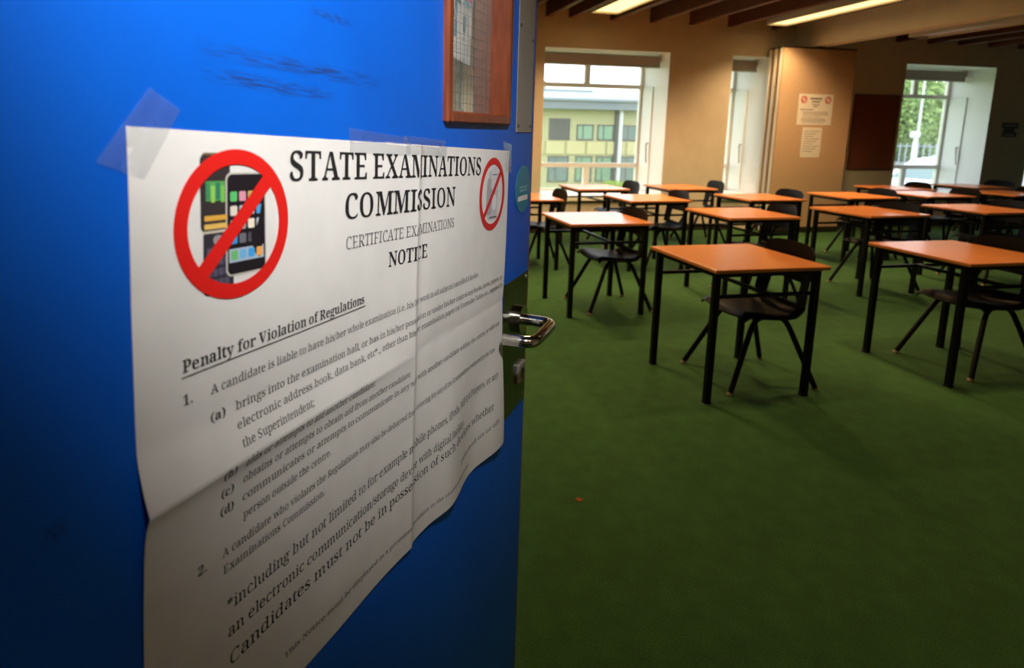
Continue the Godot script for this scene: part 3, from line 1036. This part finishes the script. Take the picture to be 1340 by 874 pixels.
# ------------------------------------------------------------------ partition, pinboard, notices
func partition_and_boards() -> void:
	var t := thing("folding_partition", "beige folding partition stacked against the window wall below the bulkhead", "partition", Vector3(6.83, 0, -8.1))
	for k in 3:
		var z := 0.165 - k * 0.125
		var x0 := -0.60 + 0.012 * k
		var x1 := 0.62
		var p := Node3D.new()
		p.name = "panel"
		t.add_child(p, true)
		var st := mb()
		span(st, Vector3(x0 + 0.008, 0.02, z - 0.042), Vector3(x1 - 0.008, 2.64, z + 0.042), 0.003)
		obj("board", st, M.partition, p)
		for x in [[x0, x0 + 0.012], [x1 - 0.012, x1]]:
			st = mb()
			span(st, Vector3(x[0], 0.02, z - 0.036), Vector3(x[1], 2.64, z + 0.012), 0.003)
			obj("edge_trim", st, M.frame_white, p)
		st = mb()
		span(st, Vector3(x0 + 0.002, 0.015, z - 0.044), Vector3(x1 - 0.002, 0.09, z + 0.044), 0.003)
		obj("bottom_seal", st, M.skirting, p)
		st = mb()
		span(st, Vector3(x0 + 0.004, 2.64, z - 0.044), Vector3(x1 - 0.004, 2.662, z + 0.044), 0.003)
		obj("head_seal", st, M.skirting, p)
	var st := mb()
	span(st, Vector3(-0.06, 2.662, -0.18), Vector3(0.06, 2.674, 0.22), 0.002)
	obj("track", st, M.skirting, t)
	# notices on the front panel
	var zf := -8.1 + 0.165 + 0.0425
	var n1 := thing("wall_notice", "landscape paper notice with two red spots on the folding partition", "notice", Vector3(6.84, 1.58, zf), 0.0, "paper notices on the folding partition")
	st = mb()
	span(st, Vector3(-0.288, 0, 0), Vector3(0.288, 0.435, 0.001))
	obj("paper", st, M.paper, n1)
	var rr := mat(c8(190, 40, 34), 0.7)
	for s in [-0.2, 0.2]:
		st = mb()
		ring(st, Vector3(s, 0.355, 0.0014), 0.052, 0.034, 0.0006)
		obj("red_ring", st, rr, n1)
	st = mb()
	lines_print(st, [[-0.10, 0.36, 0.20, 0.022], [-0.07, 0.32, 0.14, 0.018], [-0.06, 0.285, 0.12, 0.010], [-0.04, 0.255, 0.08, 0.012], [-0.25, 0.21, 0.22, 0.010], [-0.22, 0.18, 0.44, 0.006], [-0.20, 0.16, 0.42, 0.006], [-0.20, 0.14, 0.43, 0.006], [-0.20, 0.11, 0.30, 0.006], [-0.22, 0.08, 0.40, 0.008], [-0.22, 0.055, 0.42, 0.008], [-0.2, 0.03, 0.36, 0.006]])
	obj("print_line", st, M.grey_ink, n1)
	var n2 := thing("wall_notice", "upright paper notice hanging below the landscape one on the folding partition", "notice", Vector3(6.83, 1.115, zf), 0.0, "paper notices on the folding partition")
	st = mb()
	span(st, Vector3(-0.165, 0, 0), Vector3(0.165, 0.43, 0.001))
	obj("paper", st, M.paper, n2)
	st = mb()
	var rows := []
	for k in 9:
		rows.append([-0.13, 0.37 - k * 0.036, 0.26 - (k % 3) * 0.05, 0.007])
	lines_print(st, rows)
	obj("print_line", st, M.grey_ink, n2)
	# pinboard
	var b := thing("pinboard", "dark brown pinboard on the window wall beside the folding partition", "pinboard", Vector3(8.28, 0.91, WALL_Z))
	st = mb()
	span(st, Vector3(-0.39, 0.02, 0), Vector3(0.39, 1.14, 0.012))
	obj("cork", st, M.cork, b)
	st = mb()
	for s in [-1.0, 1.0]:
		cbox(st, Vector3(s * 0.40, 0.58, 0.010), Vector3(0.025, 1.16, 0.02), 0.003)
	cbox(st, Vector3(0, 0.0125, 0.010), Vector3(0.775, 0.025, 0.02), 0.003)
	cbox(st, Vector3(0, 1.1475, 0.010), Vector3(0.775, 0.025, 0.02), 0.003)
	obj("board_frame", st, M.beam, b)
	# dim sign on the far wall
	var s2 := thing("wall_sign", "small dark grey sign on the unlit wall past the end window", "sign", Vector3(10.94, 1.44, WALL_Z))
	st = mb()
	span(st, Vector3(-0.15, 0.02, 0), Vector3(0.15, 0.10, 0.006), 0.002)
	span(st, Vector3(-0.13, 0.10, 0), Vector3(0.10, 0.16, 0.006), 0.002)
	span(st, Vector3(-0.17, 0.16, 0), Vector3(0.17, 0.25, 0.006), 0.002)
	obj("board", st, M.sign, s2)
	for l in [[-0.12, 0.20, 0.24, 0.010], [-0.11, 0.05, 0.2, 0.010]]:
		st = mb()
		lines_print(st, [l], 0.0064)
		obj("print_line", st, M.paper, s2)
	# pale board seen through the door glass
	var wb := thing("pale_board", "pale cream board with rounded black rim seen through the door glass", "board", Vector3(2.12, 1.62, WALL_Z))
	st = mb()
	rim(st, Vector2(0.0, 0.5), Vector2(0.42, 0.5), 0.12, 0.03, 0.02)
	obj("rim", st, M.black_plastic, wb)
	st = mb()
	span(st, Vector3(-0.41, 0.01, 0.001), Vector3(0.41, 0.99, 0.010))
	obj("surface", st, M.white_paint, wb)

func ring(st: SurfaceTool, c: Vector3, r1: float, r0: float, th: float) -> void:
	for k in 32:
		var a := TAU * k / 32
		var b := TAU * (k + 1) / 32
		var pa := Vector3(cos(a), sin(a), 0)
		var pb := Vector3(cos(b), sin(b), 0)
		face(st, [c + pa * r0, c + pa * r1, c + pb * r1, c + pb * r0], Vector3.BACK)
	cbox(st, c, Vector3(r0 * 2.0, (r1 - r0) * 0.8, th), 0.0, Basis(Vector3.BACK, PI / 4))

func rim(st: SurfaceTool, c: Vector2, h: Vector2, r: float, w: float, th: float) -> void:
	var pts := []
	for q in [[h.x - r, h.y - r, 0.0], [-h.x + r, h.y - r, PI / 2], [-h.x + r, -h.y + r, PI], [h.x - r, -h.y + r, -PI / 2]]:
		for k in 7:
			var a: float = q[2] + PI / 2 * k / 6.0
			pts.append(Vector3(c.x + q[0] + cos(a) * r, c.y + q[1] + sin(a) * r, th))
	pts.append(pts[0])
	tube(st, pts, w * 0.5, 8)

func lines_print(st: SurfaceTool, rows: Array, z := 0.0013) -> void:
	for r in rows:
		span(st, Vector3(r[0], r[1], z - 0.0003), Vector3(r[0] + r[2], r[1] + r[3], z))

# ------------------------------------------------------------------ desks and chairs
func make_desk() -> Node3D:
	var t := thing("exam_desk", "", "desk", Vector3.ZERO, 0.0, "orange-topped exam desks")
	var st := mb()
	cbox(st, Vector3(0, 0.730, 0), Vector3(0.68, 0.020, 0.68), 0.003)
	obj("tabletop", st, M.desk_top, t)
	st = mb()
	for s in [-1.0, 1.0]:
		cbox(st, Vector3(0, 0.705, s * 0.287), Vector3(0.60, 0.03, 0.026), 0.003)
		cbox(st, Vector3(s * 0.300, 0.705, 0), Vector3(0.026, 0.03, 0.55), 0.003)
	obj("top_frame", st, M.black_steel, t)
	for x in [-1.0, 1.0]:
		for z in [-1.0, 1.0]:
			st = mb()
			cbox(st, Vector3(x * 0.300, 0.3625, z * 0.287), Vector3(0.036, 0.705, 0.036), 0.004)
			var leg := obj("leg", st, M.black_steel, t)
			st = mb()
			cbox(st, Vector3(x * 0.300, 0.006, z * 0.287), Vector3(0.039, 0.012, 0.039), 0.003)
			obj("foot_cap", st, M.black_plastic, leg)
	for s in [-1.0, 1.0]:
		st = mb()
		cbox(st, Vector3(0, 0.585, s * 0.287), Vector3(0.575, 0.020, 0.020), 0.003)
		obj("side_rail", st, M.black_steel, t)
	st = mb()
	cbox(st, Vector3(0.02, 0.585, 0), Vector3(0.020, 0.020, 0.56), 0.003)
	obj("cross_rail", st, M.black_steel, t)
	return t

func make_chair() -> Node3D:
	var t := thing("school_chair", "", "chair", Vector3.ZERO, 0.0, "black plastic school chairs")
	var st := mb()
	# seat: front at -x, dished, front edge rolled down
	sheet(st, 18, 24, func(a: float, b: float) -> Vector3:
		var u := a * 2.0 - 1.0
		var v := b * 2.0 - 1.0
		var x := u * sqrt(1.0 - 0.10 * v * v) * 0.205
		var z := v * sqrt(1.0 - 0.10 * u * u) * (0.215 - 0.012 * u)
		var y := 0.432 + 0.018 * v * v - 0.026 * pow(maxf(absf(v) - 0.82, 0.0) / 0.18, 2.0) - 0.012 * (1.0 - u * u) - 0.014 * u
		if u < -0.7: y -= pow((-u - 0.7) / 0.3, 2) * 0.034
		if u > 0.6: y += pow((u - 0.6) / 0.4, 2) * 0.05
		return Vector3(x, y, z), 0.011)
	obj("seat", st, M.black_plastic, t)
	st = mb()
	# backrest: leans back, curved, with an open slot above the seat
	sheet(st, 20, 18, func(a: float, b: float) -> Vector3:
		var v := a * 2.0 - 1.0
		var y := lerpf(0.455, 0.815, b)
		var wd := 0.215 - 0.005 * b - (0.030 * pow(maxf(b - 0.72, 0.0) / 0.28, 4.0) if b > 0.72 else 0.0)
		if b < 0.25: wd += 0.005
		var x := 0.182 + 0.040 * b + 0.018 * (1.0 - v * v) * sin(PI * minf(b * 1.2, 1.0)) - 0.02 * v * v + 0.01 * b * b
		var yy := y - 0.022 * pow(absf(v), 5.0) * smoothstep(0.7, 1.0, b)
		return Vector3(x, yy, v * wd), 0.007, func(a: float, b: float) -> bool:
		var v := absf(a * 2.0 - 1.0)
		return not (b > 0.06 and b < 0.40 and v < 0.62))
	obj("backrest", st, M.black_plastic, t)
	# bent-tube underframe: one arch each side, front leg and rear leg
	for s in [-1.0, 1.0]:
		var zt: float = s * 0.145
		var zb: float = s * 0.245
		st = mb()
		tube(st, bend([Vector3(-0.265, 0.012, zb), Vector3(-0.085, 0.405, zt), Vector3(0.02, 0.408, zt)], 0.08, 6), 0.0155, 10)
		var f1 := obj("leg", st, M.black_steel, t)
		st = mb()
		tube(st, [Vector3(-0.270, 0.0, zb), Vector3(-0.2635, 0.014, zb)], 0.0172, 10)
		obj("foot_tip", st, M.foot, f1)
		st = mb()
		tube(st, bend([Vector3(0.265, 0.012, zb), Vector3(0.105, 0.405, zt), Vector3(0.0, 0.408, zt)], 0.08, 6), 0.0155, 10)
		var f2 := obj("leg", st, M.black_steel, t)
		st = mb()
		tube(st, [Vector3(0.270, 0.0, zb), Vector3(0.2635, 0.014, zb)], 0.0172, 10)
		obj("foot_tip", st, M.foot, f2)
	st = mb()
	for x in [-0.06, 0.08]:
		tube(st, [Vector3(x, 0.408, -0.15), Vector3(x, 0.408, 0.15)], 0.010, 8)
	obj("cross_tube", st, M.black_steel, t)
	return t

func desks() -> void:
	# x, z, desk turn, chair offset x, chair offset z, chair turn, words for the desk, words for the chair
	var rows := [
		[2.245, -3.085, 0.0, 0.160, -0.015, -1.5, "nearest the blue door in the front row", "tucked under the front-row desk nearest the blue door"],
		[3.780, -3.040, 0.0, 0.168, -0.010, 2.0, "second from the blue door in the front row", "tucked under the second desk of the front row"],
		[2.085, -4.660, 0.0, 0.150, -0.010, 1.0, "nearest the blue door in the second row", "tucked under the second-row desk nearest the blue door"],
		[3.560, -4.860, 0.0, 0.190, 0.020, -3.0, "second from the blue door in the second row", "at the second desk of the second row"],
		[4.920, -4.880, 3.0, 0.160, 0.0, 4.0, "third from the blue door in the second row", "at the third desk of the second row"],
		[6.330, -4.960, 0.0, 0.180, -0.02, -2.0, "fourth from the blue door in the second row", "at the fourth desk of the second row"],
		[1.970, -6.270, 0.0, 0.225, -0.03, 1.0, "half hidden behind the blue door in the third row", "at the third-row desk half hidden behind the blue door"],
		[3.310, -6.110, 0.0, 0.180, 0.0, -2.0, "second from the blue door in the third row", "at the second desk of the third row"],
		[4.690, -6.120, 0.0, 0.240, -0.05, 3.0, "third from the blue door in the third row", "at the third desk of the third row"],
		[6.040, -6.240, 0.0, 0.220, 0.0, 0.0, "fourth from the blue door in the third row", "at the fourth desk of the third row"],
		[7.230, -6.340, 0.0, 0.300, 0.05, -4.0, "fifth from the blue door in the third row", "pulled out from the fifth desk of the third row"],
		[8.600, -6.420, 0.0, 0.200, 0.0, 2.0, "sixth from the blue door in the third row", "at the sixth desk of the third row"],
		[3.250, -7.370, 0.0, 0.330, -0.02, 3.0, "in front of the first window in the back row", "pulled out from the desk in front of the first window"],
		[4.460, -7.370, 0.0, 0.340, -0.04, -4.0, "between the two nearer windows, back row", "pulled out from the back-row desk between the two nearer windows"],
		[7.620, -7.170, 0.0, 0.180, 0.0, 0.0, "in front of the brown pinboard in the back row", "at the back-row desk in front of the brown pinboard"],
		[9.220, -7.420, 0.0, 0.350, 0.0, 5.0, "before the window past the pinboard, back row", "pulled out from the back-row desk past the pinboard"],
	]
	var d0 := make_desk()
	var c0 := make_chair()
	for i in rows.size():
		var r: Array = rows[i]
		place(d0, "black-framed desk with glossy orange top, " + r[6], Vector3(r[0], 0, r[1]), deg_to_rad(r[2]), i == 0)
		place(c0, "black plastic shell chair " + r[7], Vector3(r[0] + r[3], 0, r[1] + r[4]), deg_to_rad(r[5]), i == 0)

# ------------------------------------------------------------------ outside the windows
func outside() -> void:
	var st := mb()
	span(st, Vector3(-120, -4.6, -220), Vector3(160, -4.2, -9.3))
	var g := obj("ground_lawn", st, M.grass)
	g.set_meta("kind", "structure")
	st = mb()
	var plan := [Vector2(12.5, -13.5), Vector2(110, -13.5), Vector2(110, -80), Vector2(66, -80)]
	var lid := []
	var low := []
	for p in plan:
		lid.append(Vector3(p.x, -0.85, p.y)); low.append(Vector3(p.x, -4.2, p.y))
	face(st, lid, Vector3.UP)
	face(st, low, Vector3.DOWN)
	for k in 4:
		var a: Vector3 = lid[k]
		var b: Vector3 = lid[(k + 1) % 4]
		face(st, [a, b, low[(k + 1) % 4], low[k]], (a + b) * 0.5 - Vector3(75, -0.85, -45))
	var cp := obj("ground_car_park", st, M.asphalt)
	cp.set_meta("kind", "structure")
	# school wing across the court
	var wing := thing("school_wing", "pale stone school wing with grey eaves seen through the first window", "building", Vector3(24, -4.2, -60))
	st = mb()
	span(st, Vector3(-16, 0, -8), Vector3(17, 7.9, 0))
	obj("wall", st, M.stone, wing)
	st = mb()
	span(st, Vector3(-16.6, 7.85, -8.5), Vector3(17.6, 8.85, 1.1), 0.03)
	obj("fascia", st, M.fascia, wing)
	st = mb()
	cbox(st, Vector3(0.5, 9.45, -4.6), Vector3(34.2, 0.25, 12.0), 0.02, Basis(Vector3.RIGHT, 0.11))
	obj("roof", st, M.metal_roof, wing)
	var cols := [-11.4, -8.9, -6.4, -2.6, 0.35, 2.58, 5.27, 7.6, 9.9, 12.2]
	for i in cols.size():
		var x: float = cols[i]
		for fl in [[4.82, 6.4 if i != 3 else 6.95], [0.6, 3.2]]:
			var wd := 2.2 if i == 3 else 1.8
			st = mb()
			for s in [0.0, 1.0]:
				span(st, Vector3(x + s * (wd - 0.12), fl[0], -0.05), Vector3(x + s * (wd - 0.12) + 0.12, fl[1], 0.10))
			span(st, Vector3(x, fl[0], -0.05), Vector3(x + wd, fl[0] + 0.12, 0.12))
			span(st, Vector3(x, fl[1] - 0.12, -0.05), Vector3(x + wd, fl[1], 0.10))
			span(st, Vector3(x + wd * 0.35, fl[0], -0.05), Vector3(x + wd * 0.35 + 0.1, fl[1], 0.08))
			var wf := obj("window", st, M.dark_frame, wing)
			st = mb()
			span(st, Vector3(x + 0.1, fl[0] + 0.1, 0.0), Vector3(x + wd - 0.1, fl[1] - 0.1, 0.04))
			obj("pane", st, M.dark_frame if i == 3 and fl[0] > 4.0 else (M.green_glass if i % 3 != 0 else M.grey_glass), wf)
	for k in 14:
		st = mb()
		span(st, Vector3(-13.9 + k * 2.2, 3.4, 0.0), Vector3(-13.9 + k * 2.2 + 1.95, 4.70, 0.16), 0.02)
		obj("spandrel_panel", st, M.stone2, wing)
	for x in [-7.0, 4.75, 14.5]:
		st = mb()
		span(st, Vector3(x, 0, 0.3), Vector3(x + 0.32, 7.85, 0.62), 0.02)
		obj("column", st, M.post, wing)
		st = mb()
		span(st, Vector3(x - 0.34, 0, 0.0), Vector3(x - 0.02, 7.85, 0.3), 0.02)
		obj("downpipe", st, M.dark_frame, wing)
	# far roofs behind
	var fr := thing("far_house", "faint grey roof rising behind the school wing", "building", Vector3(33, -4.2, -100))
	st = mb()
	span(st, Vector3(-6, 0, -6), Vector3(7, 11.0, 6))
	obj("wall", st, M.stone, fr)
	st = mb()
	span(st, Vector3(-6.5, 11.0, -6.5), Vector3(7.5, 12.2, 6.5), 0.05)
	span(st, Vector3(-6.5, 12.2, -4), Vector3(0.5, 13.6, 4), 0.05)
	obj("roof", st, M.metal_roof, fr)
	# greenery by the wing
	bush(Vector3(27.9, -4.2, -57.0), Vector3(1.5, 0.95, 0.8), "low yellow-green hedge in front of the school wing", 41, c8(166, 196, 60))
	bush(Vector3(32.6, -4.2, -57.0), Vector3(1.4, 0.5, 0.7), "small pale hedge beside the column of the school wing", 42, c8(170, 200, 90))
	# trees past the car park
	var spots := [
		[41.6, -40.0, 7.0, 2.4, "first tree past the car park, seen at the edge of the window behind the pinboard"],
		[46.6, -42.5, 7.0, 2.4, "second tree past the car park, full and light green"],
		[51.8, -40.5, 6.3, 2.4, "third tree past the car park, lower than its neighbours"],
		[47.5, -50.5, 8.5, 3.0, "tall tree standing behind the first car park tree"],
		[57.0, -45.0, 7.6, 3.2, "tree at the far end of the car park by the end window"],
		[55.0, -52.0, 8.0, 3.0, "tall tree standing behind the third car park tree"],
		[62.0, -53.0, 8.0, 3.2, "tall tree at the back of the car park beside the fence end"],
	]
	for i in spots.size():
		var s: Array = spots[i]
		tree(Vector3(s[0], -0.85, s[1]), s[2], s[3], s[4], 60 + i)
	# fence
	var fn := thing("mesh_fence", "grey fence of upright bars along the back of the car park", "fence", Vector3(42, -0.85, -36.2))
	for k in 60:
		st = mb()
		cbox(st, Vector3(-12.0 + k * 0.5, 0.95, 0), Vector3(0.10, 1.9, 0.03))
		obj("bar", st, M.fence, fn)
	for y in [0.25, 1.7]:
		st = mb()
		cbox(st, Vector3(2.8, y, 0), Vector3(30, 0.07, 0.05))
		obj("rail", st, M.fence, fn)
	# lamp posts
	lamp_post(Vector3(26.4, -0.85, -24.0), 6.0, "tall pale lamp post in the car park")
	lamp_post(Vector3(24.5, -0.85, -22.4), 2.55, "short white bollard light between the parked cars")
	# parked cars
	car(Vector3(24.4, -0.85, -21.2), 0.1, M.car_white, "white car parked nearest the window behind the pinboard")
	car(Vector3(30.2, -0.85, -25.5), 0.1, M.car_silver, "silver car parked beyond the white car")
	car(Vector3(19.8, -0.85, -17.2), 0.25, M.car_white, "white car parked closest to the school wall")

func leaf_cloud(st: SurfaceTool, c: Vector3, r: Vector3, n: int, size: float, base: Color, rg: RandomNumberGenerator) -> void:
	for k in n:
		var d := Vector3(rg.randfn(), rg.randfn(), rg.randfn()).normalized()
		var p := c + d * r * pow(rg.randf(), 0.4)
		var nrm := (d + Vector3(rg.randfn(), rg.randfn(), rg.randfn()) * 0.6).normalized()
		var a := nrm.cross(Vector3(0.3, 0.9, 0.2)).normalized() * size * rg.randf_range(0.6, 1.2)
		var b := nrm.cross(a).normalized() * size * rg.randf_range(0.5, 1.0)
		var col := base.lerp(c8(96, 128, 58), rg.randf() * 0.6).srgb_to_linear()
		for v in [p - a, p + b, p + a, p - a, p + a, p - b]:
			st.set_color(col)
			st.set_normal(nrm)
			st.add_vertex(v)

func tree(at: Vector3, h: float, r: float, label: String, sd: int) -> void:
	var rg := RandomNumberGenerator.new()
	rg.seed = sd
	var t := thing("leafy_tree", label, "tree", at, 0.0, "trees past the car park")
	var st := mb()
	tube(st, [Vector3.ZERO, Vector3(0.05, h * 0.3, 0.03), Vector3(-0.04, h * 0.6, 0.0), Vector3(0.03, h * 0.85, 0.02)], 0.16, 8, 0.05)
	for k in 6:
		var an := TAU * k / 6.0 + rg.randf()
		tube(st, [Vector3(0, h * (0.35 + 0.06 * k), 0), Vector3(cos(an) * r * 0.7, h * (0.5 + 0.06 * k), sin(an) * r * 0.7)], 0.06, 6, 0.02)
	obj("trunk", st, M.bark, t)
	st = mb()
	for k in 16:
		var an := rg.randf() * TAU
		var yy := rg.randf()
		var rr := r * 0.62 * sin(PI * (0.2 + 0.7 * yy))
		leaf_cloud(st, Vector3(cos(an) * rr, h * (0.16 + 0.72 * yy), sin(an) * rr), Vector3.ONE * r * 0.55, 420, 0.16, c8(172, 194, 112).lerp(c8(150, 178, 100), rg.randf()), rg)
	obj("crown", st, M.leaf, t)

func bush(at: Vector3, s: Vector3, label: String, sd: int, col: Color) -> void:
	var rg := RandomNumberGenerator.new()
	rg.seed = sd
	var t := thing("hedge", label, "hedge", at)
	var st := mb()
	for k in 5:
		tube(st, [Vector3((k - 2) * s.x * 0.35, 0, 0), Vector3((k - 2) * s.x * 0.4, s.y * 0.7, 0)], 0.03, 6)
	obj("stem", st, M.bark, t)
	st = mb()
	for k in 5:
		leaf_cloud(st, Vector3((k - 2) * s.x * 0.4, s.y * 0.5, 0), Vector3(s.x * 0.4, s.y * 0.55, s.z), 300, 0.11, col, rg)
	obj("foliage", st, M.leaf, t)

func lamp_post(at: Vector3, h: float, label: String) -> void:
	var t := thing("lamp_post", label, "lamp post", at, 0.0, "car park lights")
	var st := mb()
	tube(st, [Vector3.ZERO, Vector3(0, h - 0.3, 0)], 0.06, 12, 0.04)
	obj("post", st, M.post, t)
	st = mb()
	cbox(st, Vector3(0, h - 0.15, 0), Vector3(0.34, 0.3, 0.34), 0.08)
	obj("head", st, M.post, t)
	st = mb()
	disc(st, Vector3(0, 0.02, 0), Vector3.UP, 0.18, 0.04, 16)
	obj("base", st, M.post, t)

func car(at: Vector3, turn: float, paint: Material, label: String) -> void:
	var t := thing("parked_car", label, "car", at, turn, "parked cars outside")
	var prof := [Vector2(-2.1, 0.30), Vector2(-2.12, 0.62), Vector2(-2.0, 0.80), Vector2(-1.15, 0.92), Vector2(-0.45, 1.38), Vector2(0.2, 1.47), Vector2(1.0, 1.42), Vector2(1.75, 0.98), Vector2(2.05, 0.90), Vector2(2.12, 0.55), Vector2(2.05, 0.28)]
	var st := mb()
	var half := func(p: Vector2) -> float: return 0.86 - 0.22 * smoothstep(0.9, 1.45, p.y)
	for i in prof.size():
		var a: Vector2 = prof[i]
		var b: Vector2 = prof[(i + 1) % prof.size()]
		var ha: float = half.call(a)
		var hb: float = half.call(b)
		face(st, [Vector3(a.x, a.y, -ha), Vector3(b.x, b.y, -hb), Vector3(b.x, b.y, hb), Vector3(a.x, a.y, ha)], Vector3(a.x + b.x, (a.y + b.y) - 1.4, 0))
		for s in [-1.0, 1.0]:
			face(st, [Vector3(0, 0.7, s * 0.86), Vector3(a.x, a.y, s * ha), Vector3(b.x, b.y, s * hb)], Vector3(0, 0, s))
	obj("body", st, paint, t)
	st = mb()
	for s in [-1.0, 1.0]:
		face(st, [Vector3(-0.95, 0.98, s * 0.868), Vector3(-0.42, 1.32, s * 0.735), Vector3(0.2, 1.38, s * 0.71), Vector3(0.2, 0.98, s * 0.868)], Vector3(0, 0, s))
		face(st, [Vector3(0.28, 0.98, s * 0.868), Vector3(0.28, 1.38, s * 0.71), Vector3(0.95, 1.34, s * 0.725), Vector3(1.45, 1.0, s * 0.86)], Vector3(0, 0, s))
	face(st, [Vector3(-1.12, 0.95, -0.74), Vector3(-0.52, 1.355, -0.58), Vector3(-0.52, 1.355, 0.58), Vector3(-1.12, 0.95, 0.74)], Vector3(-1, 1, 0))
	face(st, [Vector3(1.72, 1.02, -0.74), Vector3(1.08, 1.40, -0.58), Vector3(1.08, 1.40, 0.58), Vector3(1.72, 1.02, 0.74)], Vector3(1, 1, 0))
	obj("window_glass", st, M.grey_glass, t)
	for x in [-1.3, 1.3]:
		for s in [-1.0, 1.0]:
			st = mb()
			disc(st, Vector3(x, 0.31, s * 0.80), Vector3.BACK, 0.31, 0.20, 20)
			var wl := obj("wheel", st, M.tyre, t)
			st = mb()
			disc(st, Vector3(x, 0.31, s * 0.905), Vector3.BACK, 0.19, 0.02, 16)
			obj("hubcap", st, M.alu, wl)
